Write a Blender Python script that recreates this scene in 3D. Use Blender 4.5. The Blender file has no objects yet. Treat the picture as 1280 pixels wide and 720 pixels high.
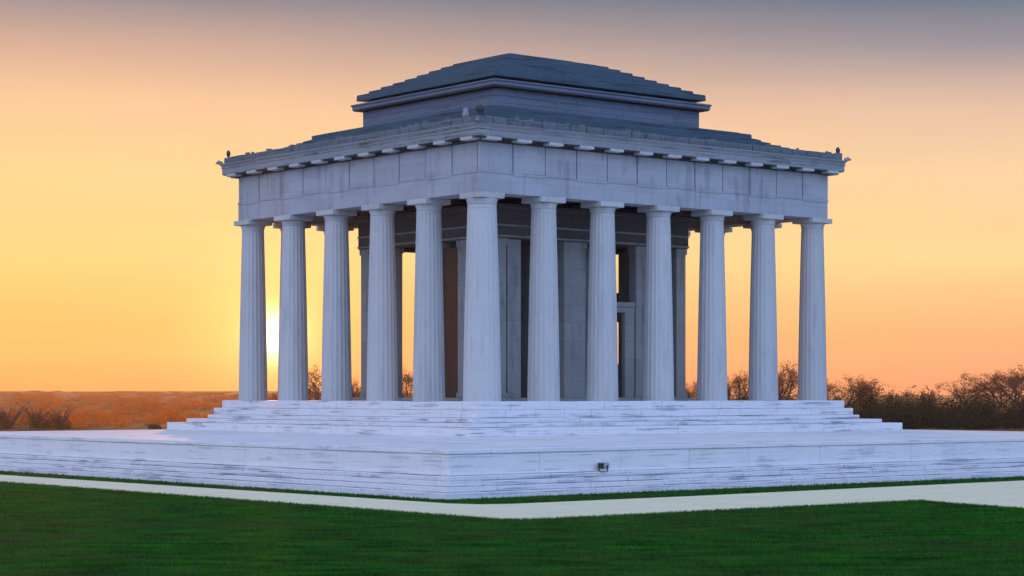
import bpy, math, random
import numpy as np
from mathutils import Vector, Matrix
random.seed(7); rng = np.random.default_rng(7)
sc = bpy.context.scene
COL = sc.collection
R = math.radians
# ------------------------------------------------------------------ frame of the place
G = 3.452                    # height of the temple floor above the lawn
EYE = G + 0.338
XC, YC = -1.4703, 101.517    # near corner column
ROT = R(90 - 50.8774)
A5, B6 = 21.04, 23.678       # colonnade lengths along local y / local x
def w(x, y):                 # temple frame -> world
    c, s = math.cos(ROT), math.sin(ROT)
    return XC + c*x - s*y, YC + s*x + c*y
# ------------------------------------------------------------------ mesh collector
class MB:
    def __init__(self): self.v = []; self.f = []; self.sm = []
    def add(self, vs, fs, smooth=False):
        n = len(self.v); self.v += vs
        self.f += [tuple(i+n for i in f) for f in fs]; self.sm += [smooth]*len(fs)
    def box(self, x0, x1, y0, y1, z0, z1):
        if x1 < x0: x0, x1 = x1, x0
        if y1 < y0: y0, y1 = y1, y0
        self.add([(x0,y0,z0),(x1,y0,z0),(x1,y1,z0),(x0,y1,z0),(x0,y0,z1),(x1,y0,z1),(x1,y1,z1),(x0,y1,z1)],
                 [(0,3,2,1),(4,5,6,7),(0,1,5,4),(1,2,6,5),(2,3,7,6),(3,0,4,7)])
    def bev(self, x0, x1, y0, y1, z0, z1, b=.015):      # box with chamfered upper and vertical edges
        if x1 < x0: x0, x1 = x1, x0
        if y1 < y0: y0, y1 = y1, y0
        b = min(b, (x1-x0)*.4, (y1-y0)*.4, (z1-z0)*.4)
        def ring(i, z):
            return [(x0+b+i,y0+i,z),(x1-b-i,y0+i,z),(x1-i,y0+b+i,z),(x1-i,y1-b-i,z),(x1-b-i,y1-i,z),(x0+b+i,y1-i,z),(x0+i,y1-b-i,z),(x0+i,y0+b+i,z)]
        rs = ring(b*.7, z0)+ring(0, z0+b)+ring(0, z1-b)+ring(b*.7, z1)
        fs = [tuple(range(7,-1,-1)), tuple(range(24,32))]
        for k in range(3):
            for j in range(8):
                fs.append((k*8+j, k*8+(j+1)%8, (k+1)*8+(j+1)%8, (k+1)*8+j))
        self.add(rs, fs)
    def tube(self, p, q, r0, r1, n=6, cap=True, smooth=True):
        p, q = Vector(p), Vector(q); d = (q-p)
        if d.length < 1e-6: return
        d.normalize(); a = d.orthogonal().normalized(); b = d.cross(a)
        vs = []
        for c, r in ((p,r0),(q,r1)):
            for k in range(n):
                t = 2*math.pi*k/n; vs.append(tuple(c + a*(r*math.cos(t)) + b*(r*math.sin(t))))
        fs = [(k,(k+1)%n,n+(k+1)%n,n+k) for k in range(n)]
        if cap: fs += [tuple(range(n-1,-1,-1)), tuple(range(n,2*n))]
        self.add(vs, fs, smooth)
    def lathe(self, prof, cx, cy, n=24, smooth=True):
        vs = []; m = len(prof)
        for r, z in prof:
            for k in range(n):
                t = 2*math.pi*k/n; vs.append((cx+r*math.cos(t), cy+r*math.sin(t), z))
        fs = [(i*n+k, i*n+(k+1)%n, (i+1)*n+(k+1)%n, (i+1)*n+k) for i in range(m-1) for k in range(n)]
        fs += [tuple(range(n-1,-1,-1)), tuple(range((m-1)*n, m*n))]
        self.add(vs, fs, smooth)
    def rings(self, prof, close=True, X=(0,B6), Y=(0,A5)):  # prof: (outset, z): rectangular rings about the plan
        vs = []
        for o, z in prof:
            vs += [(X[0]-o,Y[0]-o,z),(X[1]+o,Y[0]-o,z),(X[1]+o,Y[1]+o,z),(X[0]-o,Y[1]+o,z)]
        m = len(prof); fs = []
        for i in range(m-1):
            for k in range(4): fs.append((i*4+k, i*4+(k+1)%4, (i+1)*4+(k+1)%4, (i+1)*4+k))
        if close: fs += [(3,2,1,0), ((m-1)*4,(m-1)*4+1,(m-1)*4+2,(m-1)*4+3)]
        self.add(vs, fs)
    def build(self, name, mat, parent=None, shade=None):
        me = bpy.data.meshes.new(name); me.from_pydata(self.v, [], self.f); me.update()
        me.polygons.foreach_set('use_smooth', self.sm)
        me.materials.append(mat)
        o = bpy.data.objects.new(name, me); COL.objects.link(o)
        if parent: o.parent = parent
        return o
def empty(name, loc=(0,0,0), rz=0, parent=None):
    o = bpy.data.objects.new(name, None); COL.objects.link(o)
    o.location = loc; o.rotation_euler = (0,0,rz); o.empty_display_size = .5
    if parent: o.parent = parent
    return o
def tag(o, label=None, cat=None, group=None, kind=None):
    if label: o['label'] = label
    if cat: o['category'] = cat
    if group: o['group'] = group
    if kind: o['kind'] = kind
    return o
# ------------------------------------------------------------------ materials
class NT:
    def __init__(self, nt): self.nt = nt; self.n = nt.nodes; self.l = nt.links
    def new(self, t, **kw):
        n = self.n.new(t)
        for k, v in kw.items(): setattr(n, k, v)
        return n
    def math(self, op, a, b=None, c=None, clamp=False):
        n = self.new('ShaderNodeMath', operation=op, use_clamp=clamp)
        for i, s in enumerate((a, b, c)):
            if s is None: continue
            if isinstance(s, (int, float)): n.inputs[i].default_value = s
            else: self.l.new(s, n.inputs[i])
        return n.outputs[0]
    def ramp(self, s, stops):
        n = self.new('ShaderNodeValToRGB'); e = n.color_ramp.elements
        while len(e) < len(stops): e.new(.5)
        for i, (p, c) in enumerate(stops):
            e[i].position = p
            e[i].color = (c, c, c, 1) if isinstance(c, (int, float)) else (*c, 1)
        self.l.new(s, n.inputs[0]); return n.outputs[0]
    def mix(self, f, a, b, mode='MIX'):
        n = self.new('ShaderNodeMix', data_type='RGBA', blend_type=mode)
        for i, s in ((0, f), (6, a), (7, b)):
            if isinstance(s, (int, float)): n.inputs[i].default_value = s
            elif isinstance(s, tuple): n.inputs[i].default_value = (*s, 1)
            else: self.l.new(s, n.inputs[i])
        return n.outputs[2]
    def noise(self, v, scale, detail=4, rough=.55, sx=(1,1,1)):
        if sx != (1,1,1):
            m = self.new('ShaderNodeMapping'); m.inputs['Scale'].default_value = sx
            self.l.new(v, m.inputs[0]); v = m.outputs[0]
        n = self.new('ShaderNodeTexNoise'); n.inputs['Scale'].default_value = scale
        n.inputs['Detail'].default_value = detail; n.inputs['Roughness'].default_value = rough
        self.l.new(v, n.inputs['Vector']); return n.outputs['Fac']
def material(name, rough=.7, spec=.3):
    m = bpy.data.materials.new(name); m.use_nodes = True
    t = NT(m.node_tree); b = m.node_tree.nodes['Principled BSDF']
    b.inputs['Roughness'].default_value = rough
    b.inputs['Specular IOR Level'].default_value = spec
    return m, t, b
def stone(name, base, dark, streak=.5, mode='flat', joints=None, rough=.65, bump=.25, jcol=.55, fine=.12, patch=.5):
    """weathered marble. mode 'flat': streaks run level; 'tall': streaks run down"""
    m, t, b = material(name, rough)
    tc = t.new('ShaderNodeTexCoord'); P = tc.outputs['Object']
    oi = t.new('ShaderNodeObjectInfo'); va = t.new('ShaderNodeVectorMath', operation='ADD')
    if name == 'column_marble':
        cx_ = t.new('ShaderNodeCombineXYZ'); t.l.new(t.math('MULTIPLY', oi.outputs['Random'], 60.), cx_.inputs[0]); t.l.new(P, va.inputs[0]); t.l.new(cx_.outputs[0], va.inputs[1]); P = va.outputs[0]
    sx = (.30,.30,9.) if mode == 'flat' else (2.6,2.6,.28)
    n1 = t.noise(P, .55, 5, .6)
    n2 = t.noise(P, 1.0, 6, .62, sx)
    n3 = t.noise(P, 9., 4, .6)
    big = t.ramp(n1, [(.35, 0), (.72, 1)])
    st = t.ramp(n2, [(.52, 0), (.57, .55), (.64, 1)])
    c = t.mix(t.math('MULTIPLY', big, patch*.45), base, tuple(x*.72 for x in base))
    n4 = t.noise(P, .8, 3, .5)
    stf = t.math('MULTIPLY', st, t.ramp(n4, [(.42, .12), (.56, 1)]))
    c = t.mix(t.math('MULTIPLY', stf, streak), c, dark)
    c = t.mix(t.math('MULTIPLY', t.ramp(n3, [(.35, 1), (.6, 0)]), fine), c, tuple(x*.55 for x in base))
    h = t.math('ADD', t.math('MULTIPLY', n3, .35), t.math('MULTIPLY', n2, .65))
    if joints:
        bw, bh = joints
        nrm = t.new('ShaderNodeSeparateXYZ'); t.l.new(tc.outputs['Normal'], nrm.inputs[0])
        up = t.math('GREATER_THAN', t.math('ABSOLUTE', nrm.outputs[2]), .6)
        s = t.new('ShaderNodeSeparateXYZ'); t.l.new(P, s.inputs[0])
        u = t.math('ADD', s.outputs[0], t.math('MULTIPLY', s.outputs[1], t.math('SUBTRACT', 1., up)))
        v = t.math('ADD', t.math('MULTIPLY', s.outputs[2], t.math('SUBTRACT', 1., up)), t.math('MULTIPLY', s.outputs[1], up))
        cv = t.new('ShaderNodeCombineXYZ'); t.l.new(u, cv.inputs[0]); t.l.new(v, cv.inputs[1])
        br = t.new('ShaderNodeTexBrick'); t.l.new(cv.outputs[0], br.inputs['Vector'])
        br.inputs['Scale'].default_value = 1; br.inputs['Brick Width'].default_value = bw
        br.inputs['Row Height'].default_value = bh; br.inputs['Mortar Size'].default_value = .012
        br.inputs['Mortar Smooth'].default_value = .3
        br.inputs['Color1'].default_value = (.86,.86,.86,1); br.inputs['Color2'].default_value = (1,1,1,1)
        br.inputs['Mortar'].default_value = (jcol,jcol,jcol,1)
        c = t.mix(1., c, br.outputs['Color'], 'MULTIPLY')
        h = t.math('SUBTRACT', h, t.math('MULTIPLY', br.outputs['Fac'], .8))
    if name == 'column_marble':
        k_ = t.math('ADD', t.math('MULTIPLY', oi.outputs['Random'], .14), .88)
        c = t.mix(1., c, k_, 'MULTIPLY')
    t.l.new(c, b.inputs['Base Color'])
    bp = t.new('ShaderNodeBump'); bp.inputs['Strength'].default_value = bump; bp.inputs['Distance'].default_value = .06
    t.l.new(h, bp.inputs['Height']); t.l.new(bp.outputs[0], b.inputs['Normal'])
    return m
M = {}
M['column'] = stone('column_marble', (.49,.495,.49), (.24,.25,.27), .32, 'tall', None, bump=.22, fine=.2)
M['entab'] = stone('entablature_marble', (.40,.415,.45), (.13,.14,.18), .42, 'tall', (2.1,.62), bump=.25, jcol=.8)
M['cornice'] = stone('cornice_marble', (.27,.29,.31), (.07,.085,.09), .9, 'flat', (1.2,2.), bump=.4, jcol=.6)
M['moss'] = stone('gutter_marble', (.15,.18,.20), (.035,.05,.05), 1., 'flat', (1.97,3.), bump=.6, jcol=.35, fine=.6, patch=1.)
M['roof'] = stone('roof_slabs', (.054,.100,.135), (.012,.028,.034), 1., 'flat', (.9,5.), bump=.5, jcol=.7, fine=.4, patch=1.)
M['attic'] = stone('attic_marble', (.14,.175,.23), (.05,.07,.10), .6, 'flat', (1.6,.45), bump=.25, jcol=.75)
M['steps'] = stone('step_marble', (.70,.70,.71), (.22,.23,.28), .9, 'flat', None, bump=.35, fine=.18)
M['terrace'] = stone('terrace_marble', (.76,.76,.77), (.30,.31,.37), .6, 'flat', None, bump=.3, fine=.15)
M['plinth'] = stone('plinth_marble', (.74,.74,.76), (.20,.22,.28), .8, 'flat', None, bump=.5, fine=.3)
M['paving'] = stone('paving_marble', (.84,.83,.81), (.5,.5,.5), .5, 'flat', (1.4,.9), bump=.2, jcol=.6)
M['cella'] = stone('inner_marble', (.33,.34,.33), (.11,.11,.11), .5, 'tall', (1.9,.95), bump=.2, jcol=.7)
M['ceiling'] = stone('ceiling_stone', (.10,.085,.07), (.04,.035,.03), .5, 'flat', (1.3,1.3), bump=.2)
M['beam'] = stone('shade_dark_beam_stone', (.095,.09,.085), (.03,.03,.03), .5, 'flat', (1.9,2.), bump=.2, jcol=.7)  # shadow on the hall beams put into the stone colour
M['eaves_shade'] = stone('eaves_shade_stone', (.055,.06,.065), (.02,.02,.022), .6, 'flat', None, bump=.4)  # shadow under the cornices painted in as a near-black base colour
M['bronze'] = stone('bronze_door_metal', (.11,.045,.02), (.04,.02,.012), .5, 'tall', None, rough=.45, bump=.1)
M['iron'] = stone('dark_iron', (.04,.045,.05), (.02,.02,.02), .5, 'flat', None, rough=.5, bump=.3)
def simple(name, col, rough=.5, metal=0, var=.15):
    m, t, b = material(name, rough); tc = t.new('ShaderNodeTexCoord')
    n = t.noise(tc.outputs['Object'], 7., 3)
    t.l.new(t.mix(n, tuple(c*(1-var) for c in col), tuple(min(1,c*(1+var)) for c in col)), b.inputs['Base Color'])
    b.inputs['Metallic'].default_value = metal; return m
M['lamp_metal'] = simple('lamp_housing_metal', (.34,.37,.39), .5, .2)
M['lamp_glass'] = simple('lamp_glass', (.02,.03,.03), .1)
M['pale'] = simple('pale_stone_finial', (.25,.27,.30), .7)
def leaf(name, c1, c2, trans=.5, scale=.6, sx=(1,1,1), wn=.4):
    m = bpy.data.materials.new(name); m.use_nodes = True; t = NT(m.node_tree)
    t.n.remove(t.n['Principled BSDF']); out = t.n['Material Output']
    g = t.new('ShaderNodeNewGeometry')
    n = t.noise(g.outputs['Position'], scale, 3, .6, sx)
    r = t.math('ADD', t.math('MULTIPLY', g.outputs['Random Per Island'], 1-wn), t.math('MULTIPLY', t.ramp(n, [(.36,0),(.64,1)]), wn))
    c = t.mix(r, c1, c2)
    if name == 'lawn_grass_blades':
        dull = t.ramp(t.noise(g.outputs['Position'], .16, 4, .6, (.6,1.4,0)), [(.40,0),(.66,1)])
        c = t.mix(t.math('MULTIPLY', dull, g.outputs['Random Per Island']), c, (.075,.085,.028))
    d = t.new('ShaderNodeBsdfDiffuse'); tr = t.new('ShaderNodeBsdfTranslucent'); mx = t.new('ShaderNodeMixShader')
    t.l.new(c, d.inputs[0]); t.l.new(c, tr.inputs[0]); mx.inputs[0].default_value = trans
    t.l.new(d.outputs[0], mx.inputs[1]); t.l.new(tr.outputs[0], mx.inputs[2]); t.l.new(mx.outputs[0], out.inputs[0])
    return m
M['grass'] = leaf('lawn_grass_blades', (.003,.030,.004), (.035,.23,.012), .3, 1., (.5,1.5,0), .85)
M['twig_leaf'] = leaf('dry_autumn_leaves', (.09,.035,.022), (.24,.09,.04), .4)
M['scrub_leaf'] = leaf('dark_scrub_leaves', (.011,.017,.008), (.030,.038,.015), .3, .15)
M['wood_leaf'] = leaf('autumn_wood_leaves', (.26,.06,.005), (.58,.165,.012), .72, .03)
M['bush_leaf'] = leaf('brown_bush_leaves', (.05,.022,.010), (.14,.055,.018), .35)
M['bark'] = simple('bark', (.055,.04,.032), .9, 0, .35)
# ------------------------------------------------------------------ ground
def ground_h(x, y):
    t = np.clip((y-260)/900, 0, 1); t = t*t*(3-2*t)
    h = t*np.clip(3.6 - .016*x, .6, 5.5)
    t2 = np.clip((y-1500)/1500, 0, 1)
    return h + .18*np.sin(x/23.+y/41.)*np.clip((y-200)/200, 0, 1)
ys = np.concatenate([np.linspace(-400, 0, 9), np.linspace(20, 200, 31), np.linspace(215, 900, 60), np.linspace(940, 1500, 20), np.linspace(1800, 9000, 14)])
xs = np.concatenate([np.linspace(-6000, -600, 16), np.linspace(-560, 560, 113), np.linspace(600, 6000, 16)])
XX, YY = np.meshgrid(xs, ys); ZZ = ground_h(XX, YY)
vs = np.stack([XX, YY, ZZ], -1).reshape(-1, 3)
nx = len(xs); fs = [(i*nx+j, i*nx+j+1, (i+1)*nx+j+1, (i+1)*nx+j) for i in range(len(ys)-1) for j in range(nx-1)]
gm, t, b = material('lawn_and_field', .95, .1)
tc = t.new('ShaderNodeTexCoord'); P = tc.outputs['Object']
n1 = t.noise(P, .35, 5, .6, (.35,1,1)); n2 = t.noise(P, 14., 4, .7); n3 = t.noise(P, .02, 4, .6)
lawn = t.mix(t.ramp(n1, [(.35,0),(.65,1)]), (.008,.045,.008), (.016,.085,.012))
lawn = t.mix(t.math('MULTIPLY', t.ramp(n2, [(.4,1),(.6,0)]), .5), lawn, (.004,.022,.005))
field = t.mix(t.ramp(n3, [(.4,0),(.6,1)]), (.09,.035,.01), (.20,.08,.02))
s = t.new('ShaderNodeSeparateXYZ'); t.l.new(P, s.inputs[0])
far = t.math('GREATER_THAN', t.math('ADD', s.outputs[1], t.math('MULTIPLY', n3, 30.)), 195.)
t.l.new(t.mix(far, lawn, field), b.inputs['Base Color'])
bp = t.new('ShaderNodeBump'); bp.inputs['Strength'].default_value = .6; bp.inputs['Distance'].default_value = .05
t.l.new(n2, bp.inputs['Height']); t.l.new(bp.outputs[0], b.inputs['Normal'])
me = bpy.data.meshes.new('ground'); me.from_pydata(vs.tolist(), [], fs); me.materials.append(gm)
me.polygons.foreach_set('use_smooth', [True]*len(fs))
o = bpy.data.objects.new('ground', me); COL.objects.link(o); tag(o, kind='structure')
# path (temple frame; local x = b, y = a)
PX0, PX1, PY0, PY1 = -20.0, -23.5, -24.3, -31.4
outer = [(PX1, 46), (PX1, PY1+.0)]
pm, t, b = material('pale_path_concrete', .85, .2)
tc = t.new('ShaderNodeTexCoord'); P = tc.outputs['Object']
n1 = t.noise(P, .5, 4); n2 = t.noise(P, 30., 3, .7)
c = t.mix(t.ramp(n1, [(.3,0),(.7,1)]), (.82,.73,.47), (.88,.79,.52))
c = t.mix(t.math('MULTIPLY', t.ramp(n2, [(.3,1),(.5,0)]), .3), c, (.5,.5,.36))
s_ = t.new('ShaderNodeSeparateXYZ'); t.l.new(P, s_.inputs[0])
def gap(o_):
    f_ = t.math('FRACT', t.math('DIVIDE', o_, 3.5)); return t.math('LESS_THAN', t.math('ABSOLUTE', t.math('SUBTRACT', f_, .5)), .004)
jn = t.math('MAXIMUM', gap(s_.outputs[0]), gap(s_.outputs[1]))
c = t.mix(t.math('MULTIPLY', jn, .35), c, (.3,.3,.22))
n5 = t.noise(P, 1.3, 5, .65)
c = t.mix(t.math('MULTIPLY', t.ramp(n5, [(.52,0),(.68,1)]), .22), c, (.42,.40,.28))
t.l.new(c, b.inputs['Base Color'])
def sheet(name, poly, z, th, mat):
    mb = MB(); n = len(poly)
    mb.add([(x,y,z) for x,y in poly]+[(x,y,z-th) for x,y in poly], [tuple(range(n))]+[(i,n+i,n+(i+1)%n,(i+1)%n) for i in range(n)])
    return mb.build(name, mat)
path_poly = [(-20.6,12),(-20.75,60),(PX1,60),(PX1,-30.6),(-23.1,-31.2),(-22.4,PY1),(-4.9,PY1),(-5.3,-32.6),(-11.5,-60),(-4.5,-62),(2.6,-36),(4.6,-33.),(8,PY1),(70,PY1),(70,-22.6),(11,-23.9),(-10,-24.75),(-18.2,-24.75),(-19.3,-24.3),(-19.75,-23.2)]
# orientation check
ar = sum(path_poly[i][0]*path_poly[(i+1)%len(path_poly)][1]-path_poly[(i+1)%len(path_poly)][0]*path_poly[i][1] for i in range(len(path_poly)))
if ar < 0: path_poly.reverse()
po = sheet('path', path_poly, .045, .12, pm)
po.location = (XC, YC, 0); po.rotation_euler.z = ROT; tag(po, kind='structure')
# ------------------------------------------------------------------ terrace
def courses(mb, X, Y, z0, z1, depth, L, jit=.008, gap=.004, b=.02, seed=1):
    """a ring of dressed blocks round the rectangle X, Y"""
    r = random.Random(seed)
    for side in range(4):
        horiz = side in (0, 2)
        s0, s1 = (X[0], X[1]) if horiz else (Y[0]+depth+gap, Y[1]-depth-gap)
        s = s0
        while s < s1-1e-6:
            e = min(s1, s + L*r.uniform(.75, 1.3))
            if s1-e < L*.4: e = s1
            j = r.uniform(-jit, jit); dz = r.uniform(-jit, 0)*.8
            j2 = r.uniform(-jit, 0)
            if side == 0: mb.bev(s+gap, e-gap, Y[0]+j, Y[0]+depth, z0, z1+dz, b)
            elif side == 2: mb.bev(s+gap, e-gap, Y[1]-depth, Y[1]-j, z0, z1+dz, b)
            elif side == 3: mb.bev(X[0]+j, X[0]+depth, s+gap, e-gap, z0, z1+dz, b)
            else: mb.bev(X[1]-depth, X[1]-j, s+gap, e-gap, z0, z1+dz, b)
            s = e
ter = empty('stone_terrace', (XC, YC, 0), ROT)
tag(ter, 'broad white marble terrace with weathered stepped base carrying the temple', 'terrace')
TX, TY = (-17.35, 29.2), (-20.0, 24.8)
ZT = G-1.68
def grow(Xr, Yr, o): return (Xr[0]-o, Xr[1]+o), (Yr[0]-o, Yr[1]+o)
mb = MB(); mb.box(TX[0]+.3, TX[1]-.3, TY[0]+.3, TY[1]-.3, -.2, ZT-.02)
mb.build('core', M['terrace'], ter)
mb = MB(); courses(mb, TX, TY, G-2.62, ZT-.16, .5, 3.4, seed=2, jit=.006); mb.build('retaining_wall', M['terrace'], ter)
mb = MB(); courses(mb, *grow(TX, TY, .05), ZT-.155, ZT+.015, .9, 2.3, seed=3, jit=.010); mb.build('coping', M['terrace'], ter)
mb = MB(); mb.box(TX[0]+.86, TX[1]-.86, TY[0]+.86, TY[1]-.86, ZT-.1, ZT+.004); mb.build('paving', M['paving'], ter)
mb = MB()
for k, (o, z0, z1, L) in enumerate([(.22, G-2.80, G-2.625, 2.2), (.30, G-3.0, G-2.805, 1.7), (.46, G-3.2, G-3.005, 2.4), (.62, -.1, G-3.205, 1.9)]):
    courses(mb, *grow(TX, TY, o), z0, z1, .75, L, seed=10+k, jit=.022, b=.03)
mb.build('base_steps', M['plinth'], ter)
# ------------------------------------------------------------------ temple
tem = empty('marble_temple', (XC, YC, 0), ROT)
tag(tem, 'white marble temple with fluted columns and a stepped hip roof on the terrace', 'temple')
# crepidoma
tiers = [(3.55, ZT+.004, G-1.24, 2.6), (2.75, G-1.236, G-1.03, 2.0), (1.87, G-1.026, G-.80, 2.2), (1.62, G-.796, G-.42, 1.7), (1.28, G-.416, G, 2.0)]
for k, (o, z0, z1, L) in enumerate(tiers):
    mb = MB(); courses(mb, (-o, B6+o), (-o, A5+o), z0, z1, 1.2, L, seed=30+k, jit=.014, b=.022)
    mb.box(-o+1.19, B6+o-1.19, -o+1.19, A5+o-1.19, z0+.002, z1-.012)
    mb.build('step', M['steps'], tem)
# columns
def shaft_mesh():
    mb = MB(); nf, sub = 20, 5; n = nf*sub; H = 9.62; zs = [0,.03,1.2,2.6,4.0,5.4,6.8,8.1,9.2,9.45,9.46,9.62]
    vs = []
    for i, z in enumerate(zs):
        u = z/H; r = .945 + (.715-.945)*u + .018*math.sin(math.pi*u)
        d = 0 if (z == 0 or z >= 9.46) else .034*r/.95
        for k in range(n):
            q = (k % sub)/sub
            rr = r - d*math.sin(math.pi*q)
            t = 2*math.pi*(k)/n; vs.append((rr*math.cos(t), rr*math.sin(t), z))
    fs = [(i*n+k, i*n+(k+1)%n, (i+1)*n+(k+1)%n, (i+1)*n+k) for i in range(len(zs)-1) for k in range(n)]
    fs.append(tuple(range((len(zs)-1)*n, len(zs)*n)))
    mb.add(vs, fs); return mb
def make_column():
    root = empty('column', (0,0,G), 0, tem)
    s = shaft_mesh().build('shaft', M['column'], root)
    mb = MB(); mb.lathe([(.70,9.62),(.73,9.67),(.725,9.70),(.74,9.76),(.77,9.84),(.795,9.90),(.78,9.94)], 0, 0, 40); mb.build('echinus', M['column'], root)
    mb = MB(); mb.bev(-.80,.80,-.80,.80, 9.935, 10.197, .02); mb.build('abacus', M['column'], root)
    return root
proto = make_column()
spots = [(0, i*A5/5) for i in range(6)] + [(i*B6/6, 0) for i in range(1, 7)]
spots[1] = (0, 4.35); spots[2] = (0, 8.40)
spots += [(2.63,A5),(5.64,A5),(9.03,A5),(12.55,A5),(16.5,A5),(20.1,A5),(B6,A5),(B6,3.87),(B6,7.86),(B6,11.42),(B6,14.6)]
for i, (x, y) in enumerate(spots):
    if i == 0: c = proto
    else:
        c = proto.copy(); COL.objects.link(c); c.parent = tem
        for ch in proto.children:
            d = ch.copy(); COL.objects.link(d); d.parent = c
    c.location = (x, y, G); c.rotation_euler.z = R(90)*(i % 4) + (R(9) if i % 2 else 0) * 0
    for ch in c.children:
        if ch.name.startswith('shaft'): ch.rotation_euler.z = R(18*(i*7 % 20))
        # the corner columns are stouter, as Doric corner columns are
        if i and not ch.name.startswith('abacus'): ch.scale = (.875, .875, 1)
# entablature
O = .61
def frame(mb, o_out, o_in, z0, z1):         # hollow rectangular ring
    X, Y = (-o_out, B6+o_out), (-o_out, A5+o_out); d = o_out-o_in
    mb.box(X[0], X[1], Y[0], Y[0]+d, z0, z1); mb.box(X[0], X[1], Y[1]-d, Y[1], z0, z1)
    mb.box(X[0], X[0]+d, Y[0]+d, Y[1]-d, z0, z1); mb.box(X[1]-d, X[1], Y[0]+d, Y[1]-d, z0, z1)
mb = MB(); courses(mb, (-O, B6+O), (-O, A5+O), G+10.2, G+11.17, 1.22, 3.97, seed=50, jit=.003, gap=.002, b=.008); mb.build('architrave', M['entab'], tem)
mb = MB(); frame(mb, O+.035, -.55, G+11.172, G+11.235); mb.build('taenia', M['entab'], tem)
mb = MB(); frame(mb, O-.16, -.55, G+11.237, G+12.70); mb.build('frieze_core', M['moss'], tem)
mb = MB(); r = random.Random(5)
nA, nB = 10, 12; pA, pB = (A5+2*O)/(nA+.0), (B6+2*O)/(nB+.0)
for side in range(4):
    horiz = side in (0, 2); n = nB if horiz else nA; p = pB if horiz else pA
    for k in range(n):
        s0, s1 = -O+k*p, -O+(k+1)*p
        if not horiz: s0 = max(s0, -O+.22); s1 = min(s1, A5+O-.22)
        j = .015 if k % 2 else 0.; zb = G+11.24 + (0 if k % 2 else .0); g = .03
        if side == 0: mb.bev(s0+(g if k else 0), s1-(g if k<n-1 else 0), -O-j, -O+.2, zb, G+12.66, .012)
        elif side == 2: mb.bev(s0+g, s1-g, A5+O-.2, A5+O+j, zb, G+12.66, .012)
        elif side == 3: mb.bev(-O-j, -O+.2, s0+g, s1-g, zb, G+12.66, .012)
        else: mb.bev(B6+O-.2, B6+O+j, s0+g, s1-g, zb, G+12.66, .012)
        # small regula hung under alternate panels
        if k % 2:
            if side == 0: mb.box(s0+.05, s1-.05, -O-.035, -O-.002, G+11.10, G+11.169)
            elif side == 3: mb.box(-O-.035, -O-.002, s0+.05, s1-.05, G+11.10, G+11.169)
            elif side == 2: mb.box(s0+.05, s1-.05, A5+O+.002, A5+O+.035, G+11.10, G+11.169)
            else: mb.box(B6+O+.002, B6+O+.035, s0+.05, s1-.05, G+11.10, G+11.169)
mb.build('frieze', M['entab'], tem)
mb = MB(); frame(mb, O+.10, .2, G+12.66, G+12.80); mb.build('bed_moulding', M['eaves_shade'], tem)  # bed moulding and soffit coloured dark to stand for eaves shade
mb = MB(); frame(mb, 1.235, .3, G+12.815, G+12.843); mb.build('soffit', M['eaves_shade'], tem)
# mutules
def mutule(cx, cy, hx, hy):
    mb = MB(); mb.bev(cx-hx, cx+hx, cy-hy, cy+hy, G+12.70, G+12.842, .01); mb.build('mutule', M['column'], tem)
for k in range(13):
    x = -.35 + k*(B6+.7)/12
    if k in (0,): x += .1
    for yy in (-O-.43, A5+O+.43): mutule(x, yy, .46, .25)
for k in range(11):
    y = -.35 + k*(A5+.7)/10
    for xx in (-O-.43, B6+O+.43):
        mutule(xx, y, .25, .46)
mb = MB(); mb.rings([(.3,G+12.845),(1.24,G+12.845),(1.27,G+12.85),(1.27,G+13.16),(1.31,G+13.20),(1.31,G+13.26),(1.28,G+13.27),(1.33,G+13.36),(1.38,G+13.42),(1.38,G+13.47),(0,G+13.47)])
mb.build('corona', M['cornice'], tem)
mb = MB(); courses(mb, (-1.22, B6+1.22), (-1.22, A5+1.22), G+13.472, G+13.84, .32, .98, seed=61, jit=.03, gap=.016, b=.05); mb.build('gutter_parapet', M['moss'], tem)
# rough fallen tiles and cresting knobs along the parapet
r = random.Random(9)
for k in range(46):
    mb = MB(); q = r.random(); l = r.uniform(.08,.34); hh = G+13.86+r.uniform(.02,.10)
    if k % 2: mb.bev(q*(B6+2)-1, q*(B6+2)-1+l, -1.18, -1.02, G+13.80, hh, .02)
    else: mb.bev(-1.18, -1.02, q*(A5+2)-1, q*(A5+2)-1+l, G+13.80, hh, .02)
    mb.build('cresting_block', M['moss'], tem)
# lower roof: overlapping slab courses, concave, then a raised curb
ctl = [(-1.0,13.72),(0,13.90),(1.15,14.22),(1.9,14.54),(2.4,14.80)]
def lin(ctl, t):
    for (t0,z0),(t1,z1) in zip(ctl, ctl[1:]):
        if t <= t1: return z0+(z1-z0)*(t-t0)/(t1-t0)
    return ctl[-1][1]
prof = [(1.0,G+13.45),(1.0,G+13.72)]
n = 9
for k in range(n):
    t0 = -1.0+3.4*k/n; t1 = -1.0+3.4*(k+1)/n
    prof += [(-t0, G+lin(ctl,t0)+.075), (-t1, G+lin(ctl,t1)+.0)]
prof += [(-2.42, G+14.80)]
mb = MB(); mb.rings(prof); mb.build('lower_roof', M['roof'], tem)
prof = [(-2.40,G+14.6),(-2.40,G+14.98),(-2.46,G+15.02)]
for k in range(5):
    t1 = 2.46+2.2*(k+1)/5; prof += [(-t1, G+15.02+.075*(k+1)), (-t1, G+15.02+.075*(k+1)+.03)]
mb = MB(); mb.rings(prof); mb.build('roof_curb', M['roof'], tem)
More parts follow.
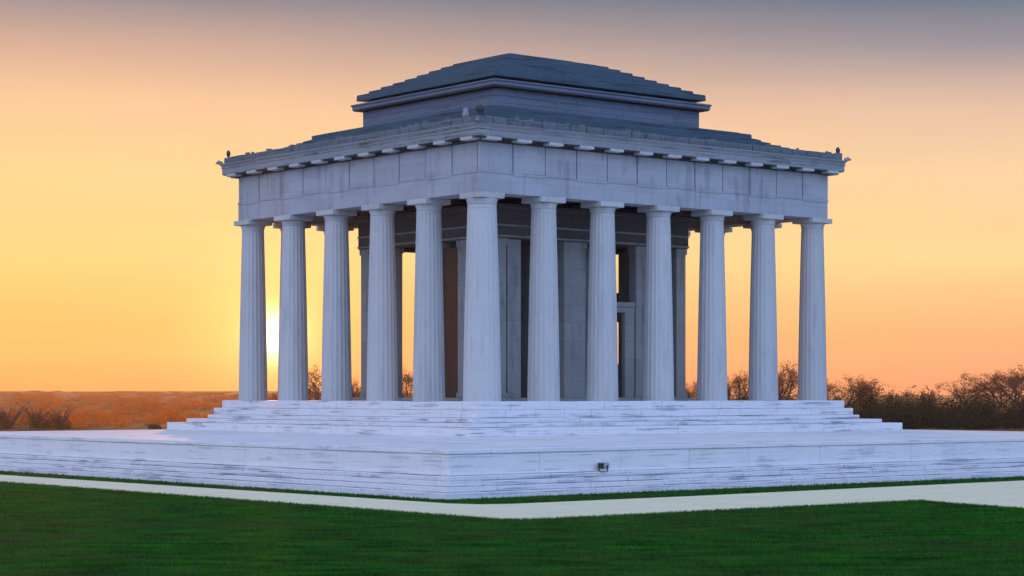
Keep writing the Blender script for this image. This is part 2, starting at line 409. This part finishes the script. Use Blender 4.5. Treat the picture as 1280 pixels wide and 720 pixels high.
# attic
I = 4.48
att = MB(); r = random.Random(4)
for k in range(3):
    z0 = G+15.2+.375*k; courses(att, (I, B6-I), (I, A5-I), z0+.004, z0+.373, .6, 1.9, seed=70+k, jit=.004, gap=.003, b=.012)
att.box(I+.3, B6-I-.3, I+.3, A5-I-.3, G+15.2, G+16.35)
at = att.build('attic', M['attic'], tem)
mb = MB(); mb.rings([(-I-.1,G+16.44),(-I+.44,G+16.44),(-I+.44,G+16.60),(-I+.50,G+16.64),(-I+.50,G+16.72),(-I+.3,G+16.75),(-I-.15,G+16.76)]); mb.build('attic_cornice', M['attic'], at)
mb = MB(); frame(mb, -I+.40, -I-.02, G+16.36, G+16.437); mb.build('attic_soffit', M['eaves_shade'], at)  # painted dark for the shade below the attic cornice
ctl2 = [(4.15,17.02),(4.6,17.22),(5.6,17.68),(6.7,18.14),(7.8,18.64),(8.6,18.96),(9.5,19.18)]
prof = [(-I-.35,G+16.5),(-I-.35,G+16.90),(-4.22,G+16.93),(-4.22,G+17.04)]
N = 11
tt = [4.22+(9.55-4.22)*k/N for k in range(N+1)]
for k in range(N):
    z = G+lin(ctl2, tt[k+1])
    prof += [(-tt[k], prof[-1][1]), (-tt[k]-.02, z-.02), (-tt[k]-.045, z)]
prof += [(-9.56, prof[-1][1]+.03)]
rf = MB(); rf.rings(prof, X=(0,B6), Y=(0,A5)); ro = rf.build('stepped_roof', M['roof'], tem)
mb = MB(); mb.rings([(-9.5,G+19.1),(-9.5,G+19.26),(-9.62,G+19.31),(-10.2,G+19.34)]); mb.build('ridge_slab', M['roof'], ro)
# corner ornaments
def knob(x, y, z, mat, rr=.17):
    mb = MB(); mb.lathe([(rr*.9,z),(rr*.9,z+.05),(rr*.5,z+.09),(rr*.55,z+.14),(rr*.95,z+.22),(rr*1.1,z+.32),(rr*.9,z+.42),(rr*.45,z+.49),(.02,z+.51)], x, y, 16)
    return mb.build('corner_knob', mat, tem)
knob(-.95,-1.05+.0,G+13.84, M['iron'], .22)
knob(-1.03,A5+.98,G+13.74, M['iron'], .11); knob(B6+.98,-1.03,G+13.72, M['iron'], .12); knob(B6+.98,A5+.98,G+13.80, M['iron'], .14)
mb = MB(); mb.lathe([(.16,G+13.83),(.18,G+14.0),(.12,G+14.1),(.15,G+14.2),(.05,G+14.3)], -1.05, -.05, 12); mb.build('corner_finial', M['pale'], tem)
def lion(x, y, ang):
    mb = MB(); d = Vector((math.cos(ang), math.sin(ang), 0)); p = Vector((x, y, G+13.52))
    mb.tube(p-d*.15, p+d*.08+Vector((0,0,.03)), .09, .11, 10); mb.tube(p+d*.08+Vector((0,0,.03)), p+d*.19+Vector((0,0,.01)), .11, .065, 10); mb.tube(p+d*.19, p+d*.25, .05, .035, 8)
    side = Vector((-d.y, d.x, 0))
    for s in (-1,1): mb.tube(p+d*.06+side*(s*.06)+Vector((0,0,.11)), p+d*.06+side*(s*.08)+Vector((0,0,.18)), .035, .012, 6)
    mb.build('lion_head_spout', M['cornice'], tem)
lion(-1.36, A5+1.36, R(135)); lion(B6+1.36, -1.36, R(-45)); lion(-1.36, -1.36, R(-135))
# ceiling of the colonnade with cross beams
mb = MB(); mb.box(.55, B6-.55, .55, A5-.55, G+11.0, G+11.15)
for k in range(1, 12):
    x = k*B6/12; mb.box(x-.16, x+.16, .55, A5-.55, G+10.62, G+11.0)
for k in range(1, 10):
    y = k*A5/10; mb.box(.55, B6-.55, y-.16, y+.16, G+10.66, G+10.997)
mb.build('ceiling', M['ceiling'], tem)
# inner hall ------------------------------------------------ local x=b, y=a
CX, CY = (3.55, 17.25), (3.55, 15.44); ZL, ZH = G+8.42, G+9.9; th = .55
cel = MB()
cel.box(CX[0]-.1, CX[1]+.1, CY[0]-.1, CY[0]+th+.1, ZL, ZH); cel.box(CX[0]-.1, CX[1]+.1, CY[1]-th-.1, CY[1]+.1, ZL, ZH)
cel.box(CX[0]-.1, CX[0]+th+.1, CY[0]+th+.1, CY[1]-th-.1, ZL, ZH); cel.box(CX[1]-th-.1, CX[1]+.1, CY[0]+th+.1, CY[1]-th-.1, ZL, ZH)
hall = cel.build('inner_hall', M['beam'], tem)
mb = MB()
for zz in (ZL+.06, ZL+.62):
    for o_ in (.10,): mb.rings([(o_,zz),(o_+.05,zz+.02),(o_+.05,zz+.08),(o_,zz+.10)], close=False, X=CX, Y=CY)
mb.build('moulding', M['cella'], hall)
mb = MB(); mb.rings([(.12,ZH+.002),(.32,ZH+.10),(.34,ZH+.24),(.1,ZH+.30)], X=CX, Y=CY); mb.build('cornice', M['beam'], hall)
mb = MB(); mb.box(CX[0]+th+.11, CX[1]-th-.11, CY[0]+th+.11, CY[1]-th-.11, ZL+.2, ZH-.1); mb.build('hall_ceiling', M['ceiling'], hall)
mb = MB(); mb.box(CX[0]-.35, CX[1]+.35, CY[0]-.35, CY[1]+.35, G+.002, G+.16); mb.build('floor_curb', M['cella'], hall)
def pier(x0, x1, y0, y1, z1=None, name='pier', mat='cella'):
    mb = MB(); z1 = z1 or ZL-.002
    mb.bev(x0, x1, y0, y1, G+.162, z1, .02)
    if z1 > G+8 and name == 'pier':
        mb.bev(x0-.06, x1+.06, y0-.06, y1+.06, z1-.32, z1-.002, .02)
        mb.bev(x0-.06, x1+.06, y0-.06, y1+.06, G+.164, G+.42, .02)
    mb.build(name, M[mat], hall)
Yf = CY[0]; Xf = CX[0]
# right-hand front (facing local -y)
pier(Xf, 4.40, Yf, Yf+.9)
pier(4.60, 5.52, Yf+.16, Yf+.5, name='wall_panel')
pier(8.36, 9.86, Yf, Yf+.6)
pier(13.51, 14.22, Yf, Yf+.6)
pier(14.9, 16.0, Yf, Yf+.6)
pier(16.55, 17.25, Yf, Yf+.7)
mb = MB(); mb.bev(11.3, 13.5, Yf+.05, Yf+.45, G+5.08, G+5.35, .02); mb.bev(11.3, 13.5, Yf+.1, Yf+.4, G+4.78, G+5.075, .01); mb.bev(12.80, 13.48, Yf+.1, Yf+.42, G+.162, G+4.775, .02)
mb.bev(11.3, 11.6, Yf+.1, Yf+.42, G+.162, G+4.775, .02); mb.build('door_frame', M['cella'], hall)
# left-hand front (facing local -x)
pier(Xf, Xf+.6, 4.5, 5.55, name='wall_panel')
pier(Xf, Xf+.6, 5.82, 6.57)
pier(Xf+.2, Xf+.4, 6.6, 8.1, z1=G+8.1, name='door', mat='bronze')
pier(Xf, Xf+.6, 8.12, 8.9)
pier(Xf+.25, Xf+.55, 8.95, 10.2, name='wall_panel')
pier(Xf, Xf+.75, 12.5, 13.3); pier(Xf+.25, Xf+.55, 13.35, 14.6, name='wall_panel'); pier(Xf, Xf+.75, 14.65, 15.44)
# back walls with window openings
yb = CY[1]-.55
pier(8.3, 19.4-4.0, yb, CY[1], name='wall_panel')
pier(16.4, 17.25, yb, CY[1])
xb = CX[1]-.55
pier(xb, CX[1], 4.3, 8.55, name='wall_panel'); pier(xb, CX[1], 9.36, 10.6, name='wall_panel')
mb = MB(); mb.bev(xb+.1, CX[1]-.1, 8.56, 9.35, G+4.5, G+6.16, .02); mb.bev(xb+.1, CX[1]-.1, 8.56, 9.35, G+.17, G+2.08, .02); mb.build('window_infill', M['bronze'], hall); pier(xb, CX[1], 13.0, yb, name='wall_panel')
pier(xb, CX[1], 11.15, 12.95, z1=G+3.9, name='wall_panel')
# inner partition behind the near corner keeps the hall dark
pier(8.9, 9.3, Yf+.7, yb-.1, name='wall_panel')
pier(11.45, 12.95, 5.9, 6.2, name='wall_panel')
pier(4.3, 8.8, 9.9, 10.2, name='wall_panel')
mb = MB()
# ------------------------------------------------------------------ floodlight on the terrace ledge
fx, fy = w(-10.1, -20.0-.30)
fl = empty('floodlight', (fx, fy, G-2.62), ROT-R(80)); fl.scale = (.88,.88,.88); tag(fl, 'small dark floodlight box standing on the ledge of the terrace wall', 'floodlight')
mb = MB(); mb.bev(-.20,.20,-.16,.14,.10,.40,.03)
for k in range(5): mb.box(-.17+.085*k-.008, -.17+.085*k+.008, .141, .19, .14, .37)
h = mb.build('housing', M['lamp_metal'], fl)
mb = MB(); mb.bev(-.17,.17,-.175,-.161,.13,.37,.005); mb.build('lens', M['lamp_glass'], h)
mb = MB(); mb.box(-.24,-.215,-.03,.03,0.02,.27); mb.box(.215,.24,-.03,.03,0.02,.27); mb.box(-.24,.24,-.05,.05,0,.019)
mb.build('bracket', M['iron'], fl)
# ------------------------------------------------------------------ lawn grass
def in_poly(px, py, poly):
    ins = np.zeros(len(px), bool); n = len(poly); j = n-1
    for i in range(n):
        xi, yi = poly[i]; xj, yj = poly[j]
        c = ((yi > py) != (yj > py)) & (px < (xj-xi)*(py-yi)/((yj-yi)+1e-12)+xi)
        ins ^= c; j = i
    return ins
def lawn_grass():
    n = 460000
    u = rng.random(n); y0, y1 = 37., 118.
    y = y0*(y1/y0)**u                      # denser close by
    x = (rng.random(n)*2-1)*(.262*y+4)
    dx, dy = x-XC, y-YC; c, s = math.cos(ROT), math.sin(ROT)
    lx, ly = c*dx+s*dy, -s*dx+c*dy
    pad = .62
    keep = ~((lx > TX[0]-pad) & (lx < TX[1]+pad) & (ly > TY[0]-pad) & (ly < TY[1]+pad))
    keep &= ~in_poly(lx, ly, path_poly)
    x, y = x[keep], y[keep]; n = len(x)
    sc_ = (y/45.)**.7
    h = rng.uniform(.035, .075, n)*sc_**.4; wd = rng.uniform(.010, .018, n)*sc_
    a = rng.random(n)*math.pi; lean = rng.normal(0, .45, (n,2))*h[:,None]
    v = np.zeros((n,3,3), np.float32)
    v[:,0,0] = x-np.cos(a)*wd; v[:,0,1] = y-np.sin(a)*wd
    v[:,1,0] = x+np.cos(a)*wd; v[:,1,1] = y+np.sin(a)*wd
    v[:,2,0] = x+lean[:,0]; v[:,2,1] = y+lean[:,1]; v[:,2,2] = h
    v[:,:2,2] = -.005
    return tris('lawn_grass', v, M['grass'])
def tris(name, v, mat, parent=None):
    n = len(v); me = bpy.data.meshes.new(name)
    me.vertices.add(n*3); me.vertices.foreach_set('co', v.astype(np.float32).ravel())
    me.loops.add(n*3); me.loops.foreach_set('vertex_index', np.arange(n*3, dtype=np.int32))
    me.polygons.add(n); me.polygons.foreach_set('loop_start', np.arange(0, n*3, 3, dtype=np.int32))
    me.polygons.foreach_set('loop_total', np.full(n, 3, dtype=np.int32))
    me.update(calc_edges=True); me.validate(); me.materials.append(mat)
    o = bpy.data.objects.new(name, me); COL.objects.link(o)
    if parent: o.parent = parent
    return o
g = lawn_grass(); tag(g, 'short dark green mown grass covering the lawn', 'grass', kind='stuff')
# ------------------------------------------------------------------ foliage helpers
def leaf_cloud(cent, size, r=rng):
    """random little triangles about each centre"""
    n = len(cent); d = r.normal(size=(n,3,3)); d /= np.linalg.norm(d, axis=2, keepdims=True)
    return cent[:,None,:] + d*(size.reshape(-1,1,1) if hasattr(size,'reshape') else size)
def clumps(cx, cy, h, rad, n, leaf_s, base=0.):
    """n leaves in several uneven sub-lobes of a bush / crown"""
    k = 9; lob = rng.normal(size=(k,3)); lob /= np.linalg.norm(lob,axis=1,keepdims=True)
    lob *= rng.uniform(.2,.75,(k,1)); lob[:,2] = np.abs(lob[:,2])*.9
    lr = rng.uniform(.25,.5,k)
    idx = rng.integers(0,k,n); p = rng.normal(size=(n,3)); p /= np.linalg.norm(p,axis=1,keepdims=True)
    p = lob[idx] + p*(lr[idx,None])*rng.uniform(.5,1.05,(n,1))
    p[:,0] = cx+p[:,0]*rad; p[:,1] = cy+p[:,1]*rad; p[:,2] = base+np.abs(p[:,2])*h
    return leaf_cloud(p, rng.uniform(.6,1.3,n)*leaf_s)
# ------------------------------------------------------------------ bare autumn trees
def tree_meshes(seed, H=7., leaves=900, spread=1.):
    r = random.Random(seed); tr = MB(); cr = MB(); tips = []
    def grow_(p, d, L, rad, lv):
        segs = 3 if lv < 2 else 2; q = p
        for s in range(segs):
            d = (d + Vector((r.gauss(0,.16), r.gauss(0,.16), r.gauss(.04,.10)))).normalized()
            q2 = q + d*(L/segs); r1 = rad*(1-.22*(s+1)/segs*1.3)
            (tr if lv == 0 else cr).tube(q, q2, rad*(1-.28*s/segs), r1, 6 if lv == 0 else (4 if lv < 3 else 3), False)
            q = q2
            if lv >= 2: tips.append(q)
            if lv < 4 and s > 0 or (lv == 0 and s >= 1):
                for _ in range(1 if lv else 2):
                    dd = (d*.55 + Vector((r.gauss(0,.7)*spread, r.gauss(0,.7)*spread, r.uniform(.05,.5)))).normalized()
                    grow_(q, dd, L*r.uniform(.5,.68), r1*.6, lv+1)
        if lv < 4:
            for _ in range(2 if lv else 3):
                dd = (d*.8 + Vector((r.gauss(0,.55)*spread, r.gauss(0,.55)*spread, r.uniform(0,.4)))).normalized()
                grow_(q, dd, L*r.uniform(.55,.75), r1*.68, lv+1)
    grow_(Vector((0,0,-.1)), Vector((0,0,1)), H*.36, H*.020, 0)
    mz = max(t.z for t in tips); k = H/mz
    for m_ in (tr, cr): m_.v = [(x*k,y*k,z*k) for x,y,z in m_.v]
    T = np.array([t*k for t in tips])
    c = T[rng.integers(0,len(T),leaves)] + rng.normal(0,.17*H/7,(leaves,3))
    return tr, cr, leaf_cloud(c, rng.uniform(.05,.11,leaves)*H/7)
def tree_proto(seed, H, leaves, spread, leafmat='twig_leaf'):
    root = empty('bare_tree', (0,0,0)); tr, cr, lf = tree_meshes(seed, H, leaves, spread)
    tr.build('trunk', M['bark'], root); c = cr.build('crown', M['bark'], root)
    tris('leaves', lf, M[leafmat], c)
    return root
def copy_tree(o, parent=None):
    c = o.copy(); COL.objects.link(c)
    if parent: c.parent = parent
    for ch in list(o.children): copy_tree(ch, c)
    return c
protos = [tree_proto(11,7.,4200,1.0), tree_proto(23,7.,5200,1.25), tree_proto(37,7.,3600,.85), tree_proto(52,7.,4600,1.1)]
used = [False]*4
F = 2586.6
def tree_at(px, ytop, D, kind, label, group=None, wide=1.):
    x = (px-640)/F*D; z0 = float(ground_h(np.array(x), np.array(D))); top = EYE+(493-ytop)/F*D
    s = (top-z0)/7.
    o = protos[kind] if not used[kind] else copy_tree(protos[kind]); used[kind] = True
    o.location = (x, D, z0-.1); o.scale = (s*wide, s*wide, s); o.rotation_euler.z = random.uniform(0, 6.28)
    tag(o, label, 'tree', group); return o
GR = 'bare autumn trees above the scrub to the right'
tl = [
 (1062,468,236,1,'wide rounded bare tree just right of the outermost right column',1.5),
 (1086,478,246,0,'low bare tree leaning against the right side of the rounded one',1.1),
 (1140,484,300,2,'small thin pale tree in the low gap of the tree line at right',.9),
 (1122,487,290,3,'tiny bare tree left of the thin pale one in the gap at right',.9),
 (1163,484,300,0,'small bare tree right of the thin pale one in the gap at right',.9),
 (1208,468,240,3,'bare tree at the left shoulder of the tall clump at far right',1.2),
 (1236,462,236,1,'bushy bare tree in the middle of the tall clump at far right',1.3),
 (1268,455,238,2,'tallest bare tree of the clump at the right edge of the photo',1.6),
 (1300,458,242,0,'bare tree half cut off by the right edge of the photo',1.4),
 (984,450,236,1,'tall reddish tree seen between the two outermost right columns',.9),
 (966,462,250,3,'reddish tree close behind the second column from the right',.9),
 (923,459,240,2,'reddish tree seen between the second and third columns from the right',1.0),
 (866,472,244,0,'small reddish tree seen in the narrow gap right of the inner hall',.9),
 (902,470,252,3,'reddish tree mostly hidden behind the third column from the right',.9),
 (1022,470,250,2,'bare tree peeking out behind the outermost right column',1.0),
 (392,458,236,0,'dark bare tree seen between the second and third columns from the left',1.0),
 (510,456,240,2,'dark bare tree seen in the gap left of the bronze door',.9),
 (444,472,250,1,'low dark tree seen in the gap left of the inner hall',.7),
 (343,484,260,3,'low dark bush-like tree in the leftmost gap between columns',.8),
]
for px, yt, D, kd, lb, wd in tl:
    tree_at(px, yt, D, kd, lb, GR if px > 700 else 'dark bare trees seen through the left colonnade', wd)
# ------------------------------------------------------------------ scrub at right, wood at left (masses nobody could count)
parts = []
for i in range(330):
    D = rng.uniform(222, 262); px = rng.uniform(800, 1420)
    x = (px-640)/F*D; yt = 480 + rng.uniform(0, 7) if D > 240 else 488+rng.uniform(-3,8)
    if px < 1110: yt -= 3
    h = max(1.5, EYE+(493-yt)/F*D)
    parts.append(clumps(x, D, h/.92, rng.uniform(1.2,2.4), 620, .14))
o = tris('scrub', np.concatenate(parts), M['scrub_leaf']); tag(o, 'dense dark olive scrub forming a low wall behind the terrace at right', 'scrub', kind='stuff')
parts = []
for i in range(900):
    u = rng.random(); D = 224*(4.4**u)
    px = rng.uniform(-160, 720); x = (px-640)/F*D
    z0 = float(ground_h(np.array(x), np.array(D)))
    h = rng.uniform(1.2, 2.4)*(1+.35*(D/224-1)*.5)
    lim = EYE + (493-490.5)/F*D - z0
    h = min(h, max(lim, .5))
    parts.append(clumps(x, D, h, rng.uniform(1.2,2.6)*(D/224)**.7, 300, .095*(D/224)**.8, z0))
o = tris('far_wood', np.concatenate(parts), M['wood_leaf']); tag(o, 'far-off brown autumn wood rising to the horizon at left', 'wood', kind='stuff')
def bush(px, ytop, D, wd, label, n=3600):
    x = (px-640)/F*D; z0 = float(ground_h(np.array(x), np.array(D))); h = EYE+(493-ytop)/F*D-z0
    r_ = random.Random(int(px)); root = empty('bush', (x, D, z0)); tag(root, label, 'bush', 'dark bushes in front of the autumn wood')
    mb = MB()
    for k in range(26):
        a = r_.uniform(0, 6.28); l = r_.uniform(.5,1.05)
        p = Vector((0,0,0)); q = Vector((math.cos(a)*wd*.5*l, math.sin(a)*wd*.5*l, h*r_.uniform(.6,1.)))
        m_ = p.lerp(q,.5)+Vector((0,0,h*.12)); mb.tube(p, m_, .06,.04,4,False); mb.tube(m_, q,.04,.015,4,False)
    mb.build('branches', M['bark'], root)
    tris('foliage', clumps(0,0,h*.85,wd*.5,n,.09), M['bush_leaf'], root)
bush(12, 500, 226, 4.6, 'dark bare-branched bush at the left edge of the photo')
bush(46, 501, 230, 4.4, 'dark rounded bush right of the one at the left edge')
bush(76, 507, 228, 3.4, 'rightmost and lowest of the dark bushes near the left edge')
bush(192, 529, 222, 2.2, 'small near-black bush beside the left end of the temple steps')
# ------------------------------------------------------------------ sky, sun, air
SUN_AZ = math.atan2(345-640, F)     # from +Y, negative = left
SUN_EL = R(1.6)
world = bpy.data.worlds.new('World'); sc.world = world; world.use_nodes = True
t = NT(world.node_tree); bg = t.n['Background']
sky = t.new('ShaderNodeTexSky', sky_type='NISHITA', sun_disc=False)
sky.sun_elevation = SUN_EL; sky.sun_rotation = SUN_AZ; sky.air_density = 1.0; sky.dust_density = 2.5; sky.ozone_density = 1.5
tc = t.new('ShaderNodeTexCoord'); D = tc.outputs['Generated']
s = t.new('ShaderNodeSeparateXYZ'); t.l.new(D, s.inputs[0])
el = t.math('MULTIPLY', t.math('MAXIMUM', s.outputs[2], 0.), 2.5)       # 0..1 for sin(el) 0..0.4
def lin_(c): return tuple(((v/255)/12.92 if v <= 10 else (((v/255)+.055)/1.055)**2.4) for v in c)
def P_(y): return (493-y)/F*2.5
west = t.ramp(el, [(0, lin_((252,152,66))), (P_(430), lin_((255,183,90))), (P_(330), lin_((255,212,128))), (P_(230), lin_((255,212,146))), (P_(140), lin_((248,200,154))), (P_(70), lin_((208,172,152))), (P_(0), lin_((124,130,146))), (P_(-260), lin_((92,112,150))), (1., lin_((90,120,170)))])
north = t.ramp(el, [(0, lin_((240,145,100))), (P_(430), lin_((250,172,114))), (P_(330), lin_((254,217,150))), (P_(230), lin_((250,214,164))), (P_(150), lin_((232,195,168))), (P_(75), lin_((156,150,158))), (P_(0), lin_((76,108,134))), (P_(-260), lin_((72,98,145))), (1., lin_((78,108,160)))])
# azimuth: across the picture x/y from -.25 to .25
azn = t.new('ShaderNodeMapRange'); azn.inputs[1].default_value = -.22; azn.inputs[2].default_value = .22
t.l.new(s.outputs[0], azn.inputs[0])
front = t.mix(azn.outputs[0], west, north)
# back of the sky: bright clear twilight blue
back = t.ramp(t.math('MULTIPLY', t.math('MAXIMUM', s.outputs[2], 0.), 1.), [(0, (.86,1.00,1.52)), (.25, (1.08,1.33,2.12)), (.5, (1.18,1.42,2.22)), (.75, (.84,1.0,1.46)), (1., (.58,.66,.90))])
lr = t.new('ShaderNodeMapRange'); lr.inputs[1].default_value = -.8; lr.inputs[2].default_value = .8; t.l.new(s.outputs[0], lr.inputs[0])
tint = t.mix(lr.outputs[0], (1.06,1.02,1.0), (.70,.86,.97))
back = t.mix(1., back, tint, 'MULTIPLY')
bf = t.new('ShaderNodeMapRange', interpolation_type='SMOOTHSTEP'); bf.inputs[1].default_value = .55; bf.inputs[2].default_value = -.35
t.l.new(s.outputs[1], bf.inputs[0])
col = t.mix(bf.outputs[0], front, back)
hzn = t.noise(D, 4., 6, .55, (1., 1., 9.))
col = t.mix(1., col, t.ramp(hzn, [(.3, (.95,.955,.97)), (.7, (1.05,1.035,1.02))]), 'MULTIPLY')
# glow round the sun
sd = (math.sin(SUN_AZ)*math.cos(SUN_EL), math.cos(SUN_AZ)*math.cos(SUN_EL), math.sin(SUN_EL))
dt = t.new('ShaderNodeVectorMath', operation='DOT_PRODUCT'); t.l.new(D, dt.inputs[0]); dt.inputs[1].default_value = sd
ang = t.math('ARCCOSINE', t.math('MINIMUM', dt.outputs['Value'], .9999999))
def gl(sig, k, c):
    g_ = t.math('MULTIPLY', t.math('EXPONENT', t.math('MULTIPLY', t.math('POWER', t.math('DIVIDE', ang, sig), 2.), -1.)), k)
    return t.mix(1., g_, c, 'MULTIPLY')
col = t.mix(1., col, gl(.0095, 3., (1.,.88,.55)), 'ADD'); col = t.mix(1., col, gl(.034, .42, (1.,.74,.18)), 'ADD')
# nishita carries the base, the measured evening tones sit on top
col = t.mix(1., t.mix(1., col, (10.,10.,10.), 'MULTIPLY'), t.mix(1., sky.outputs[0], (.05,.05,.05), 'MULTIPLY'), 'ADD')
t.l.new(col, bg.inputs[0]); bg.inputs[1].default_value = .1
sl = bpy.data.lights.new('sun', 'SUN'); sl.energy = 5.; sl.angle = R(.53); sl.color = (1., .40, .10)
so = bpy.data.objects.new('sun', sl); COL.objects.link(so)
so.rotation_euler = Vector(sd).to_track_quat('Z', 'Y').to_euler(); so.location = (-60, 300, 60)
HAZE = True
if HAZE:
    mb = MB(); mb.box(-1500, 1500, -60, 1600, -1.5, 36.); 
    hm = bpy.data.materials.new('evening_haze'); hm.use_nodes = True; ht = NT(hm.node_tree); ht.n.remove(ht.n['Principled BSDF'])
    pv = ht.new('ShaderNodeVolumePrincipled'); pv.inputs['Density'].default_value = .00016; pv.inputs['Color'].default_value = (.96,.93,.90,1); pv.inputs['Anisotropy'].default_value = .5
    ht.l.new(pv.outputs[0], ht.n['Material Output'].inputs['Volume'])
    hz = mb.build('haze', hm); tag(hz, 'thin evening haze over the far woods', 'haze', kind='stuff')
# ------------------------------------------------------------------ camera
cd = bpy.data.cameras.new('camera'); cam = bpy.data.objects.new('camera', cd); COL.objects.link(cam)
cam.location = (0, 0, EYE); cam.rotation_euler = (R(90), 0, 0)
cd.sensor_width = 36; cd.lens = F/1280*36; cd.shift_y = (492.97-360)/1280; cd.clip_end = 20000; cd.clip_start = .5
sc.camera = cam
sc.view_settings.view_transform = 'Standard'; sc.view_settings.look = 'None'; sc.view_settings.exposure = 0; sc.view_settings.gamma = 1
sc.cycles.max_bounces = 8; sc.cycles.diffuse_bounces = 3; sc.cycles.volume_bounces = 0
